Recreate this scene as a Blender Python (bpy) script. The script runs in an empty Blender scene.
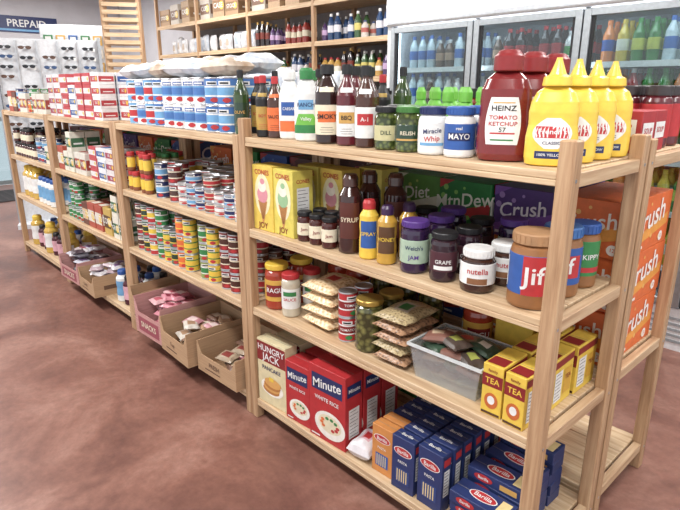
import bpy, math, random
from mathutils import Matrix, Vector
random.seed(7)
scene = bpy.context.scene
try:
    scene.view_settings.view_transform = 'Standard'
except Exception: pass

# ---------------------------------------------------------------- materials
def lin(c):
    return c/12.92 if c <= .04045 else ((c+.055)/1.055)**2.4
def hexc(h):
    h = h.lstrip('#')
    c = [lin(int(h[i:i+2], 16)/255) for i in (0, 2, 4)]
    l = .3*c[0]+.59*c[1]+.11*c[2]
    return tuple((v*.9+l*.1)*.97+.004 for v in c) + (1,)
MATS = {}
def mat(h, rough=.4, metal=0., emit=0., name=None, coat=0.):
    key = (h, rough, metal, emit, coat)
    if key in MATS: return MATS[key]
    m = bpy.data.materials.new(name or 'paint_'+h.strip('#'))
    m.use_nodes = True
    nt = m.node_tree
    b = nt.nodes['Principled BSDF']
    b.inputs['Metallic'].default_value = metal
    # faint print / handling variation
    tc = nt.nodes.new('ShaderNodeTexCoord'); t = nt.nodes.new('ShaderNodeTexNoise'); t.inputs['Scale'].default_value = 38; t.inputs['Detail'].default_value = 4
    nt.links.new(tc.outputs['Object'], t.inputs['Vector'])
    r = nt.nodes.new('ShaderNodeValToRGB'); c = hexc(h)
    r.color_ramp.elements[0].position = .35; r.color_ramp.elements[1].position = .65
    r.color_ramp.elements[0].color = tuple(v*.87 for v in c[:3])+(1,); r.color_ramp.elements[1].color = c
    nt.links.new(t.outputs['Fac'], r.inputs['Fac']); nt.links.new(r.outputs['Color'], b.inputs['Base Color'])
    b.inputs['Roughness'].default_value = min(1, rough+.06)
    if coat: b.inputs['Coat Weight'].default_value = coat
    if emit:
        b.inputs['Emission Color'].default_value = hexc(h)
        b.inputs['Emission Strength'].default_value = emit
    MATS[key] = m
    return m
def noisemat(name, c1, c2, scale=(1, 1, 1), ns=5, rough=.5, detail=6, kind='noise', bump=0., c3=None, coat=0., lo=.3, hi=.7):
    m = bpy.data.materials.new(name); m.use_nodes = True
    nt = m.node_tree; b = nt.nodes['Principled BSDF']
    tc = nt.nodes.new('ShaderNodeTexCoord'); mp = nt.nodes.new('ShaderNodeMapping')
    mp.inputs['Scale'].default_value = scale
    nt.links.new(tc.outputs['Object'], mp.inputs['Vector'])
    if kind == 'noise':
        t = nt.nodes.new('ShaderNodeTexNoise'); t.inputs['Scale'].default_value = ns; t.inputs['Detail'].default_value = detail; t.inputs['Roughness'].default_value = .6
        out = t.outputs['Fac']
    else:
        t = nt.nodes.new('ShaderNodeTexVoronoi'); t.inputs['Scale'].default_value = ns
        out = t.outputs['Distance']
    nt.links.new(mp.outputs['Vector'], t.inputs['Vector'])
    r = nt.nodes.new('ShaderNodeValToRGB')
    r.color_ramp.elements[0].position = lo; r.color_ramp.elements[1].position = hi
    r.color_ramp.elements[0].color = hexc(c1); r.color_ramp.elements[1].color = hexc(c2)
    if c3:
        e = r.color_ramp.elements.new((lo+hi)/2); e.color = hexc(c3)
    nt.links.new(out, r.inputs['Fac']); nt.links.new(r.outputs['Color'], b.inputs['Base Color'])
    b.inputs['Roughness'].default_value = rough
    if coat: b.inputs['Coat Weight'].default_value = coat
    if bump:
        bp = nt.nodes.new('ShaderNodeBump'); bp.inputs['Strength'].default_value = bump; bp.inputs['Distance'].default_value = .003
        nt.links.new(out, bp.inputs['Height']); nt.links.new(bp.outputs['Normal'], b.inputs['Normal'])
    return m
def glassmat(name, tint, mixf, rough=.05, diff=0.):
    m = bpy.data.materials.new(name); m.use_nodes = True
    nt = m.node_tree
    for n in list(nt.nodes): nt.nodes.remove(n)
    o = nt.nodes.new('ShaderNodeOutputMaterial'); tr = nt.nodes.new('ShaderNodeBsdfTransparent')
    tr.inputs['Color'].default_value = hexc(tint)
    g = nt.nodes.new('ShaderNodeBsdfGlossy'); g.inputs['Roughness'].default_value = rough
    mx = nt.nodes.new('ShaderNodeMixShader'); mx.inputs['Fac'].default_value = mixf
    nt.links.new(tr.outputs[0], mx.inputs[1]); nt.links.new(g.outputs[0], mx.inputs[2])
    last = mx
    if diff:
        df = nt.nodes.new('ShaderNodeBsdfDiffuse'); df.inputs['Color'].default_value = (.85, .87, .88, 1)
        m2 = nt.nodes.new('ShaderNodeMixShader'); m2.inputs['Fac'].default_value = diff
        nt.links.new(mx.outputs[0], m2.inputs[1]); nt.links.new(df.outputs[0], m2.inputs[2]); last = m2
    nt.links.new(last.outputs[0], o.inputs[0])
    return m

WOODX = noisemat('pine_wood_boards', '#b08b66', '#d9c09c', (1.2, 22, 22), 3, .5, 5, c3='#c9aa82', bump=.15)
WOODY = noisemat('pine_wood_rails', '#a6805b', '#d0b38c', (22, 1.2, 22), 3, .5, 5, c3='#bd9a74', bump=.15)
WOODZ = noisemat('pine_wood_posts', '#97704c', '#c6a47c', (22, 22, 1.2), 3, .5, 5, c3='#b38c65', bump=.15)
CARD = noisemat('corrugated_cardboard', '#a98460', '#bd9971', (2, 2, 60), 4, .8, 3)
CARDP = noisemat('printed_cardboard_pink', '#b57f7c', '#cc9690', (2, 2, 40), 4, .7, 3)
BEANS = noisemat('dried_beans', '#5a3826', '#b08562', (1, 1, 1), 85, .3, kind='v', lo=.1, hi=.6, bump=.6)
BEANS2 = noisemat('dried_lentils', '#6a5434', '#b8a478', (1, 1, 1), 110, .3, kind='v', lo=.1, hi=.6, bump=.6)
PASTA = noisemat('dry_pasta', '#b98a54', '#e8cda0', (1, 1, 1), 70, .25, kind='v', lo=.1, hi=.6, bump=.8)
OLIVE = noisemat('green_olives', '#7c7a3a', '#33340f', (1, 1, 1), 48, .12, kind='v', lo=.1, hi=.62, bump=.5, coat=.6)
RELISH = noisemat('pickle_relish', '#6d7a35', '#2f3c14', (1, 1, 1), 70, .12, kind='v', lo=.1, hi=.6, coat=.6)
WALL = noisemat('painted_wall', '#c2bfc3', '#cdcace', (1, 1, 1), 3, .8, 3)
PLAST = glassmat('clear_plastic', '#eef1f1', .14, .12, .16)
GLASS = glassmat('door_glass', '#e2ecee', .08, .03)
BAGP = noisemat('white_poly_bag', '#b4b6bc', '#e6e7ea', (1, 1, 1), 14, .3, 3, bump=.5)
STEEL = mat('#c9ccd0', .3, .9, name='tin_steel')
WHITE = mat('#e9e9e7', .45); BLACK = mat('#18181c', .4)
# floor : mottled stained concrete, two noise scales
FLOOR = bpy.data.materials.new('stained_concrete'); FLOOR.use_nodes = True
nt = FLOOR.node_tree; bs = nt.nodes['Principled BSDF']; tc = nt.nodes.new('ShaderNodeTexCoord')
n1 = nt.nodes.new('ShaderNodeTexNoise'); n1.inputs['Scale'].default_value = 1.7; n1.inputs['Detail'].default_value = 10; n1.inputs['Roughness'].default_value = .66; n1.inputs['Distortion'].default_value = .5
n2 = nt.nodes.new('ShaderNodeTexNoise'); n2.inputs['Scale'].default_value = 22; n2.inputs['Detail'].default_value = 8; n2.inputs['Roughness'].default_value = .75
for n in (n1, n2): nt.links.new(tc.outputs['Object'], n.inputs['Vector'])
r1 = nt.nodes.new('ShaderNodeValToRGB'); e = r1.color_ramp.elements; e[0].position = .36; e[0].color = hexc('#6c4439'); e[1].position = .66; e[1].color = hexc('#a27767')
k = e.new(.5); k.color = hexc('#86594a')
r2 = nt.nodes.new('ShaderNodeValToRGB'); e = r2.color_ramp.elements; e[0].position = .34; e[0].color = (.78, .76, .76, 1); e[1].position = .66; e[1].color = (1.08, 1.08, 1.1, 1)
mx = nt.nodes.new('ShaderNodeMix'); mx.data_type = 'RGBA'; mx.blend_type = 'MULTIPLY'; mx.inputs[0].default_value = 1
nt.links.new(n1.outputs['Fac'], r1.inputs['Fac']); nt.links.new(n2.outputs['Fac'], r2.inputs['Fac'])
nt.links.new(r1.outputs['Color'], mx.inputs[6]); nt.links.new(r2.outputs['Color'], mx.inputs[7]); nt.links.new(mx.outputs[2], bs.inputs['Base Color'])
r3 = nt.nodes.new('ShaderNodeMapRange'); r3.inputs['To Min'].default_value = .28; r3.inputs['To Max'].default_value = .5
nt.links.new(n1.outputs['Fac'], r3.inputs['Value']); nt.links.new(r3.outputs['Result'], bs.inputs['Roughness'])

# ---------------------------------------------------------------- mesh builder
TXT = {}
def textmesh(s):
    if s in TXT: return TXT[s]
    cu = bpy.data.curves.new('t', 'FONT'); cu.body = s; cu.align_x = 'CENTER'; cu.align_y = 'CENTER'; cu.size = 1; cu.offset = .012; cu.resolution_u = 3
    ob = bpy.data.objects.new('t', cu); scene.collection.objects.link(ob)
    dg = bpy.context.evaluated_depsgraph_get(); dg.update()
    me = ob.evaluated_get(dg).to_mesh()
    v = [(p.co.x, p.co.y) for p in me.vertices]; f = [tuple(p.vertices) for p in me.polygons]
    ob.evaluated_get(dg).to_mesh_clear()
    bpy.data.objects.remove(ob); bpy.data.curves.remove(cu)
    TXT[s] = (v, f); return TXT[s]

def interp(prof, z):
    for (r0, z0), (r1, z1) in zip(prof, prof[1:]):
        if z0 <= z <= z1 and z1 > z0:
            return r0+(r1-r0)*(z-z0)/(z1-z0)
    return prof[-1][0]

class MB:
    def __init__(s): s.v = []; s.f = []; s.m = []; s.s = []; s.mats = []; s._me = None
    def mi(s, m):
        if m not in s.mats: s.mats.append(m)
        return s.mats.index(m)
    def add(s, vs, fs, m, smooth=False, M=None):
        o = len(s.v); i = s.mi(m)
        if M is not None: vs = [tuple(M @ Vector(v)) for v in vs]
        s.v += vs
        for f in fs: s.f.append(tuple(a+o for a in f)); s.m.append(i); s.s.append(smooth)
    def box(s, x0, x1, y0, y1, z0, z1, m, M=None, ch=0.):
        if ch:
            vs = []; c = ch
            for zz, k in ((z0, c), (z0+c, 0), (z1-c, 0), (z1, c)):
                X0, X1, Y0, Y1 = x0+k, x1-k, y0+k, y1-k
                e = c if k == 0 else c*.5
                vs += [(X0+e, Y0, zz), (X1-e, Y0, zz), (X1, Y0+e, zz), (X1, Y1-e, zz), (X1-e, Y1, zz), (X0+e, Y1, zz), (X0, Y1-e, zz), (X0, Y0+e, zz)]
            fs = [tuple(reversed(range(8))), tuple(range(24, 32))]
            for l in range(3):
                for i in range(8):
                    j = (i+1) % 8; fs.append((l*8+i, l*8+j, l*8+8+j, l*8+8+i))
            s.add(vs, fs, m, False, M); return
        vs = [(x0, y0, z0), (x1, y0, z0), (x1, y1, z0), (x0, y1, z0), (x0, y0, z1), (x1, y0, z1), (x1, y1, z1), (x0, y1, z1)]
        s.add(vs, [(3, 2, 1, 0), (4, 5, 6, 7), (0, 1, 5, 4), (1, 2, 6, 5), (2, 3, 7, 6), (3, 0, 4, 7)], m, False, M)
    def lathe(s, prof, seg=28, sx=1, sy=1, n=2, M=None):
        rings = []
        for p in prof:
            r, z = p[0], p[1]; ring = []
            for k in range(seg):
                a = 2*math.pi*k/seg; ss, cc = math.sin(a), -math.cos(a)
                q = r/((abs(ss)**n+abs(cc)**n)**(1/n)) if n != 2 else r
                ring.append((q*ss*sx, q*cc*sy, z))
            rings.append(ring)
        s.add(rings[0], [tuple(reversed(range(seg)))], prof[0][2], True, M)
        for i in range(1, len(rings)):
            fs = [(k, (k+1) % seg, seg+(k+1) % seg, seg+k) for k in range(seg)]
            s.add(rings[i-1]+rings[i], fs, prof[i][2], True, M)
        s.add(rings[-1], [tuple(range(seg))], prof[-1][2], False, M)
    def wrap(s, prof, m, z0, z1, hw, sx=1, sy=1, n=2, off=.0006, phi0=0, nz=8, nx=10, M=None):
        pr = [(p[0], p[1]) for p in prof]
        vs = []; fs = []
        for i in range(nz+1):
            t = i/nz; z = z0+(z1-z0)*t; w = hw(t) if callable(hw) else hw
            r = interp(pr, z)
            for j in range(nx+1):
                ph = phi0+(-1+2*j/nx)*w/r
                vs.append(s.pt(r+off, ph, z, sx, sy, n))
        for i in range(nz):
            for j in range(nx):
                a = i*(nx+1)+j; fs.append((a, a+1, a+nx+2, a+nx+1))
        s.add(vs, fs, m, True, M)
    def pt(s, r, ph, z, sx, sy, n):
        ss, cc = math.sin(ph), -math.cos(ph)
        q = r/((abs(ss)**n+abs(cc)**n)**(1/n)) if n != 2 else r
        return (q*ss*sx, q*cc*sy, z)
    def wtext(s, txt, size, prof, z, m, sx=1, sy=1, n=2, off=.0012, phi0=0, M=None, xs=1.0, slant=0):
        pr = [(p[0], p[1]) for p in prof]
        v, f = textmesh(txt)
        vs = []
        for x, y in v:
            zz = z+y*size+x*size*slant; r = interp(pr, zz)
            vs.append(s.pt(r+off, phi0+x*size*xs/r, zz, sx, sy, n))
        s.add(vs, f, m, False, M)
    def merge(s, o, M):
        for i, m in enumerate(o.mats): s.mi(m)
        mp = [s.mi(m) for m in o.mats]; off = len(s.v)
        s.v += [tuple(M @ Vector(v)) for v in o.v]
        s.f += [tuple(a+off for a in f) for f in o.f]
        s.m += [mp[i] for i in o.m]; s.s += o.s
    def mesh(s, name):
        if s._me: return s._me
        me = bpy.data.meshes.new(name); me.from_pydata(s.v, [], s.f)
        for m in s.mats: me.materials.append(m)
        me.polygons.foreach_set('material_index', s.m); me.polygons.foreach_set('use_smooth', s.s)
        me.update()
        try: me.set_sharp_from_angle(angle=math.radians(38))
        except Exception: pass
        s._me = me; return me
    def obj(s, name, x=0, y=0, z=0, rot=0, sc=None):
        ob = bpy.data.objects.new(name, s.mesh(name)); scene.collection.objects.link(ob)
        ob.location = (x, y, z); ob.rotation_euler = (0, 0, math.radians(rot))
        if sc: ob.scale = sc
        return ob

def T(x, y, z, rot=0, s=1):
    return Matrix.Translation((x, y, z)) @ Matrix.Rotation(math.radians(rot), 4, 'Z') @ Matrix.Scale(s, 4)

# ---- flat graphics on carton faces
def faceM(face, w, d, h):
    e = .0006
    if face == 'F': return Matrix(((1, 0, 0, 0), (0, 0, -1, -d/2-e), (0, 1, 0, 0), (0, 0, 0, 1)))
    if face == 'R': return Matrix(((0, 0, 1, w/2+e), (1, 0, 0, 0), (0, 1, 0, 0), (0, 0, 0, 1)))
    if face == 'T': return Matrix(((1, 0, 0, 0), (0, 1, 0, 0), (0, 0, 1, h+e), (0, 0, 0, 1)))
def rect(b, FM, x0, x1, y0, y1, m, l=0):
    z = l*.0004; b.add([(x0, y0, z), (x1, y0, z), (x1, y1, z), (x0, y1, z)], [(0, 1, 2, 3)], m, False, FM)
def ell(b, FM, cx, cy, rx, ry, m, l=0, n=20):
    z = l*.0004; b.add([(cx+rx*math.cos(6.2832*k/n), cy+ry*math.sin(6.2832*k/n), z) for k in range(n)], [tuple(range(n))], m, False, FM)
def poly(b, FM, pts, m, l=0):
    b.add([(x, y, l*.0004) for x, y in pts], [tuple(range(len(pts)))], m, False, FM)
def ftext(b, FM, t, cx, cy, size, m, l=2, xs=1, slant=0):
    v, f = textmesh(t); b.add([(cx+x*size*xs, cy+y*size+x*size*slant, l*.0004) for x, y in v], f, m, False, FM)
def carton(w, d, h, main, deco=None, rdeco=None, tdeco=None):
    b = MB(); b.box(-w/2, w/2, -d/2, d/2, 0, h, main, ch=.0015)
    seam = mat('#8d8a84', .7)
    FT = faceM('T', w, d, h); rect(b, FT, -w/2+.003, w/2-.003, -.0008, .0008, seam)
    if deco: deco(b, faceM('F', w, d, h))
    if rdeco: rdeco(b, faceM('R', w, d, h))
    if tdeco: tdeco(b, FT)
    return b
def nutrition(b, FM, cx, cy, w, h, l=1):
    rect(b, FM, cx-w/2, cx+w/2, cy-h/2, cy+h/2, WHITE, l)
    n = 8
    for i in range(n):
        y = cy+h/2-(i+.7)*h/(n+.4)
        rect(b, FM, cx-w*.42, cx+w*(.4 if i % 2 else .2), y-.001, y+.001, BLACK, l+1)

# ---- generic jar and bottle
def jar(r, h, body, lid, label=None, lab=(.2, .7), texts=(), lidh=.16, lr=.93, band=None, n=2, seg=28, back=True):
    b = MB(); z1 = h*(1-lidh); g = r*.12
    P = [(r*.82, 0, body), (r*.96, g*.5, body), (r, g*1.6, body)]
    if label:
        P += [(r, h*lab[0], body), (r*1.012, h*lab[0]+.001, label), (r*1.012, h*lab[1], label), (r, h*lab[1]+.001, label)]
    P += [(r, z1-r*.45, body), (r*.93, z1-r*.18, body), (r*.8, z1-r*.04, body), (r*.8, z1, body)]
    b.lathe(P, seg, n=n)
    L = [(r*lr*.97, z1, lid), (r*lr, z1+.002, lid), (r*lr, h-.004, lid), (r*lr*.95, h-.001, lid), (r*lr*.85, h, lid)]
    b.lathe(L, seg)
    if seg > 20:
        for k in range(24):   # lid ridges
            a = k*math.pi/12
            M = Matrix.Rotation(a, 4, 'Z')
            b.box(-.0012, .0012, -r*lr-.0012, -r*lr+.001, z1+.004, h-.006, lid, M)
    if label and seg > 20:  # side panels with fine print
        a0, a1 = h*(lab[0]+.05), h*(lab[1]-.05)
        for ph in (1.75, -1.75):
            b.wrap(P, WHITE, a0, a1, r*.42, n=n, phi0=ph, nz=2, nx=5)
            for q in range(6):
                zc = a0+(a1-a0)*(q+.6)/6.4; b.wrap(P, BLACK, zc-.0009, zc+.0009, r*(.34 if q % 2 else .26), n=n, phi0=ph, nz=1, nx=4, off=.001)
    if band:
        for (a, c, m, hw) in band: b.wrap(P, m, h*a, h*c, hw, n=n)
    for (t, sz, zz, m, *rest) in texts:
        b.wtext(t, sz, P, h*zz, m, n=n, slant=rest[0] if rest else 0)
    return b
def bottle(prof, cap, sx=1, sy=1, n=2, seg=28, patches=(), texts=()):
    b = MB(); b.lathe(prof, seg, sx, sy, n)
    if cap: b.lathe(cap, 20)
    for (m, z0, z1, hw, *o) in patches: b.wrap(prof, m, z0, z1, hw, sx, sy, n, off=.0006+.0005*(o[0] if o else 0))
    for (t, s, z, m, *o) in texts: b.wtext(t, s, prof, z, m, sx, sy, n, off=.0022, xs=o[0] if o else 1, slant=o[1] if len(o) > 1 else 0)
    return b
def pillow(w, d, h, m, lab=None, labm2=None, crimp=True, seed=0, N=14):
    rnd = random.Random(seed); b = MB(); ph = [rnd.uniform(0, 6) for _ in range(4)]
    def th(u, v):
        t = (max(0, 1-abs(u)**3.2)**.6)*(max(0, 1-abs(v)**3.2)**.6)
        return .5*h*t*(1+.10*math.sin(5*u+ph[0])*math.sin(4*v+ph[1]))
    def XY(u, v):
        k = 1-.05*(1-abs(v))*abs(u)
        return (u*w/2*k+.02*w*math.sin(6*v+ph[2]), v*d/2)
    for sgn in (1, -1):
        vs = []
        for i in range(N+1):
            for j in range(N+1):
                u = -1+2*i/N; v = -1+2*j/N; x, y = XY(u, v); vs.append((x, y, h/2+sgn*th(u, v)))
        for i in range(N):
            for j in range(N):
                a = i*(N+1)+j; q = (a, a+N+1, a+N+2, a+1)
                if sgn < 0: q = q[::-1]
                mm = m
                u = -1+2*(i+.5)/N; v = -1+2*(j+.5)/N
                if lab and abs(u) < .42 and abs(v) < .5: mm = lab
                if labm2 and abs(u) < .25 and abs(v) < .3: mm = labm2
                b.add([vs[k] for k in q], [(0, 1, 2, 3)], mm, True)
    return b

# ---------------------------------------------------------------- room shell
XL, XR, YF, YB, ZC = -9.6, 3.2, -3.6, 3.0, 2.95
b = MB(); b.box(XL, XR, YF, YB, -.05, 0, FLOOR); b.obj('floor')
b = MB(); b.box(XL, XR, YF, YB, ZC, ZC+.05, mat('#e9e7e2', .9)); b.obj('ceiling')
b = MB(); b.box(XL, XR, YB, YB+.1, 0, ZC, WALL); b.obj('wall_back')
for (y0, y1, z0, z1) in ((YF, -.6, 0, ZC), (1.5, YB, 0, ZC), (-.6, 1.5, 2.16, ZC)):
    b = MB(); b.box(XL-.1, XL, y0, y1, z0, z1, WALL); b.obj('wall_left')
b = MB(); fr = mat('#8f9a9c', .4, .6)
for y in (-.595, .42, 1.435): b.box(XL-.08, XL-.02, y, y+.06, 0, 2.15, fr)
for z in (0, 1.0, 2.09): b.box(XL-.075, XL-.025, -.59, 1.49, z, z+.06, fr)
b.box(XL-.055, XL-.045, -.57, 1.47, .05, 2.1, GLASS)
b.obj('door_1')
b = MB(); b.box(XL, XL+.012, 1.5, YB, 0, .1, WHITE); b.obj('baseboard_left')
b = MB(); mt = mat('#2c2a2c', .9); b.box(-.5, .5, -.8, .8, 0, .01, mt, ch=.003)
for k in range(14): b.box(-.48, .48, -.76+.11*k, -.72+.11*k, .0095, .013, mat('#3a3638', .95))
b.obj('floor_mat', -8.5, .5, .0005)

for (x, y, en) in ((.3, -1.3, 68), (-2.4, -1.3, 70), (-5.1, -1.3, 70), (-7.8, -1.3, 70), (.3, 1.55, 50), (-2.4, 1.55, 46), (-5.1, 1.55, 50), (-7.8, 1.5, 60), (2.3, .1, 50)):  # last entry is an added fill fixture to brighten the soda case ends
    b = MB(); b.box(-.65, .65, -.16, .16, -.06, 0, mat('#dddddd', .5), ch=.004)
    for s in (-.08, .08): b.box(-.6, .6, s-.02, s+.02, -.075, -.061, mat('#ffffff', .5, 0, 4.))
    o = b.obj('ceiling_light', x, y, ZC-.001)
    l = bpy.data.lights.new('tube_light', 'AREA'); l.shape = 'RECTANGLE'; l.size = 1.3; l.size_y = .35; l.energy = en
    l.color = (1, .985, .965)
    lo = bpy.data.objects.new('tube_light', l); scene.collection.objects.link(lo); lo.parent = o; lo.location = (0, 0, -.09)

w = bpy.data.worlds.new('daylight'); scene.world = w; w.use_nodes = True
w.node_tree.nodes['Background'].inputs['Color'].default_value = (.92, .96, 1, 1)
w.node_tree.nodes['Background'].inputs['Strength'].default_value = 1.1

# ---------------------------------------------------------------- shelving units
Z1, Z2, Z3, Z4 = 1.308, .924, .5655, .105
UN = [(-1.372, .044), (-2.700, -1.377), (-3.950, -2.705), (-5.200, -3.955)]
def shelfunit(x0, x1, y0, y1, levels, ptop, name):
    b = MB(); p = .042
    for px in (x0, x1-p):
        for py, pt_ in ((y0-.001, ptop), (y1-p, ptop-.01)):
            b.box(px, px+p, py, py+p, 0, pt_, WOODZ, ch=.003)
    for z in levels:
        xa, xb = x0+p, x1-p; n = 3; dy = (y1-y0)/n
        for k in range(n):
            b.box(xa, xb, y0+.004+k*dy, y0+(k+1)*dy-.001, z-.02, z, WOODX, ch=.002)
        b.box(xa, xb, y0+.003, y0+.024, z-.036, z-.0205, WOODX, ch=.002)
        b.box(xa, xb, y1-.03, y1-.01, z-.05, z-.0205, WOODX)
        for px in (x0, x1-p):   # side rails between posts
            b.box(px+.008, px+p-.006, y0+p, y1-p, z-.04, z-.003, WOODY, ch=.002)
            for py in (y0+.018, y1-.022):  # screw heads
                b.box(px+p-.0005, px+p+.001, py-.004, py+.004, z-.024, z-.016, STEEL) if px > x0 else None
    return b.obj(name)
for i, (a, c) in enumerate(UN):
    shelfunit(a, c, -.022, .455, (Z4, Z3, Z2, Z1), Z1+(.075 if i == 0 else .006), 'wooden_display_shelf')
    shelfunit(a, c, .475, .95, (.12, .59, Z1), Z1+.05, 'wooden_display_shelf')

# ---------------------------------------------------------------- product prototypes
Rr = mat('#c0242a', .4); NAVY = mat('#1a2a60', .4); BLUE = mat('#2658a6', .4); GREEN = mat('#2a8442', .4)
YEL = mat('#ecc522', .4); CREAM = mat('#ebdfc2', .5); ORG = mat('#e66c20', .4); PUR = mat('#57308a', .4); BRN = mat('#4a2417', .2, coat=.5)
GOLD = mat('#d0a04a', .4); DGRN = mat('#1f3d26', .2, coat=.5); PINK = mat('#dea6b3', .45); MAR = mat('#621422', .22, coat=.5); LGRN = mat('#6fc03c', .35)
SKY = mat('#6aa6d4', .45); DRED = mat('#8a181c', .35)

KB = mat('#7a1216', .16, coat=.5)
kp = [(.046, 0, KB), (.056, .004, KB), (.0615, .02, KB), (.0625, .06, KB), (.060, .105, KB), (.058, .13, KB), (.059, .16, KB), (.057, .185, KB), (.047, .21, KB), (.032, .225, KB), (.024, .23, KB)]
kc = [(.032, .229, DRED), (.034, .232, DRED), (.0335, .266, DRED), (.028, .272, DRED), (.024, .279, DRED), (.018, .282, DRED)]
ketchup = bottle(kp, kc, 1, .62, 2.3, patches=[(WHITE, .045, .165, lambda t: .030+.008*math.sin(t*3.1416)+.006*(1-t)), (GREEN, .055, .059, .026, 1), (GOLD, .15, .153, .024, 1), (Rr, .072, .076, .028, 1)],
    texts=[('HEINZ', .019, .137, BLACK), ('TOMATO', .0145, .114, Rr), ('KETCHUP', .0145, .098, Rr), ('57', .016, .083, DGRN)])
MY = mat('#efc718', .3, coat=.25)
mp_ = [(.044, 0, MY), (.053, .004, MY), (.056, .02, MY), (.056, .07, MY), (.052, .10, MY), (.053, .13, MY), (.050, .155, MY), (.040, .178, MY), (.026, .19, MY), (.02, .193, MY)]
mc = [(.030, .192, MY), (.031, .195, MY), (.029, .213, MY), (.018, .219, MY), (.012, .236, MY), (.0075, .25, MY), (.006, .258, MY)]
mustard = bottle(mp_, mc, 1, .62, 2.2, patches=[(WHITE, .044, .118, lambda t: .014+.030*math.sin(t*3.1416)), (Rr, .070, .098, lambda t: .036), (NAVY, .020, .038, .034)],
    texts=[("French's", .0175, .085, WHITE), ('CLASSIC', .010, .058, NAVY), ('100% YELLOW', .009, .029, WHITE)])
mayo = jar(.044, .142, WHITE, BLUE, BLUE, (.16, .66), [('MAYO', .022, .42, WHITE), ('real', .012, .58, WHITE)], .17, band=[(.34, .5, NAVY, .034)])
whip = jar(.044, .14, WHITE, NAVY, WHITE, (.16, .66), [('Miracle', .019, .5, NAVY, .1), ('Whip', .021, .34, Rr, .1)], .17, band=[(.2, .26, SKY, .04)])
relish = jar(.042, .138, RELISH, mat('#3c7a2c', .3), DGRN, (.22, .6), [('RELISH', .016, .42, CREAM)], .14, band=[(.26, .3, GOLD, .04)])
relish2 = jar(.040, .136, RELISH, BLACK, mat('#c9c390', .5), (.22, .56), [('DILL', .018, .4, DGRN)], .14)
def tallbottle(r, h, liq, cap, lab, txt, tcol, sh=.62, capr=.42, patch2=None):
    p = [(r*.85, 0, liq), (r, r*.12, liq), (r, h*.12, liq), (r*1.01, h*.121, lab), (r*1.01, h*.5, lab), (r, h*.501, liq), (r, h*sh, liq), (r*.86, h*(sh+.07), liq), (r*.5, h*(sh+.17), liq), (r*.36, h*(sh+.22), liq), (r*.34, h*.89, liq)]
    c = [(r*capr, h*.88, cap), (r*capr, h*.985, cap), (r*capr*.85, h, cap)]
    pa = [(patch2, h*.28, h*.42, r*.8)] if patch2 else []
    pa += [(tcol, h*.15+h*.03*q, h*.155+h*.03*q, r*(.5+.1*(q % 2))) for q in range(3)]
    pa += [(lab, h*.66, h*.72, r*.6)]
    return bottle(p, c, patches=pa, texts=[(txt, r*.52, h*.35, tcol)])
steak = tallbottle(.036, .262, BRN, BLACK, WHITE, 'A-1', WHITE, patch2=Rr, capr=.5)
steak2 = tallbottle(.037, .268, MAR, BLACK, WHITE, 'BBQ', BLACK, patch2=GOLD, capr=.5)
bbq = tallbottle(.044, .27, mat('#2a0f0a', .16, coat=.6), BLACK, CREAM, "SMOKY", BLACK, sh=.66, patch2=ORG, capr=.55)
worc = tallbottle(.033, .235, BRN, Rr, ORG, 'SAUCE', BLACK)
soy = tallbottle(.032, .24, BLACK, Rr, mat('#b9963a', .4), 'SOY', Rr)
oil = tallbottle(.033, .265, mat('#2f4a18', .12, coat=.7), BLACK, DGRN, 'OLIVE', GOLD)
rp = [(.04, 0, WHITE), (.048, .005, WHITE), (.05, .03, WHITE), (.05, .13, WHITE), (.046, .17, WHITE), (.032, .205, WHITE), (.022, .225, WHITE)]
ranch = bottle(rp, [(.026, .222, GREEN), (.026, .252, GREEN), (.02, .262, GREEN)], .95, .7, 2.2, patches=[(GREEN, .03, .06, .06), (LGRN, .06, .1, lambda t: .05*(1-t*.4)), (SKY, .115, .15, .03)], texts=[('RANCH', .02, .132, NAVY), ('Valley', .018, .082, WHITE)])
creamy = bottle(rp, [(.026, .222, WHITE), (.026, .25, WHITE), (.02, .258, WHITE)], .85, .65, 2.2, patches=[(ORG, .03, .07, .05), (BLUE, .09, .14, .036)], texts=[('CAESAR', .015, .115, WHITE)])
lime = bottle([(.026, 0, LGRN), (.031, .006, LGRN), (.031, .1, LGRN), (.025, .13, LGRN), (.014, .15, LGRN)], [(.02, .148, LGRN), (.02, .178, LGRN), (.012, .195, LGRN)], patches=[(YEL, .03, .08, .03)], texts=[('LIME', .014, .055, GREEN)])
PB = mat('#94602f', .3)
pbutter = jar(.056, .205, PB, mat('#3a70b4', .35), BLUE, (.2, .72), [('Jif', .066, .46, WHITE, .08)], .15, lr=.94, band=[(.3, .62, Rr, .046)])
pbutter_b = jar(.056, .205, PB, mat('#b08458', .45), BLUE, (.2, .72), [('Jif', .066, .46, WHITE, .08)], .15, lr=.94, band=[(.2, .72, Rr, .026)])
pbutter_g = jar(.05, .195, PB, BLUE, GREEN, (.2, .74), [('SKIPPY', .022, .5, WHITE)], .15, band=[(.26, .34, Rr, .05)])
nut = jar(.051, .13, mat('#3b1c0f', .12, coat=.6), WHITE, WHITE, (.2, .68), [('nutella', .0235, .52, Rr)], .2, lr=.88, band=[(.22, .36, mat('#8a5a34', .4), .03)])
grape = jar(.043, .155, mat('#2a1020', .12, coat=.6), BLACK, mat('#4a1d2a', .4), (.22, .62), [('GRAPE', .017, .42, WHITE)], .13, band=[(.26, .34, WHITE, .03)])
jam = jar(.047, .172, mat('#2b123c', .12, coat=.6), PUR, mat('#a8c0a8', .4), (.2, .64), [("Welch's", .0185, .5, NAVY), ('JAM', .02, .32, PUR)], .13)
smalljam = jar(.0305, .118, mat('#4a140e', .15, coat=.6), BLACK, CREAM, (.22, .62), [('Jam', .018, .42, DRED)], .15)
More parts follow.
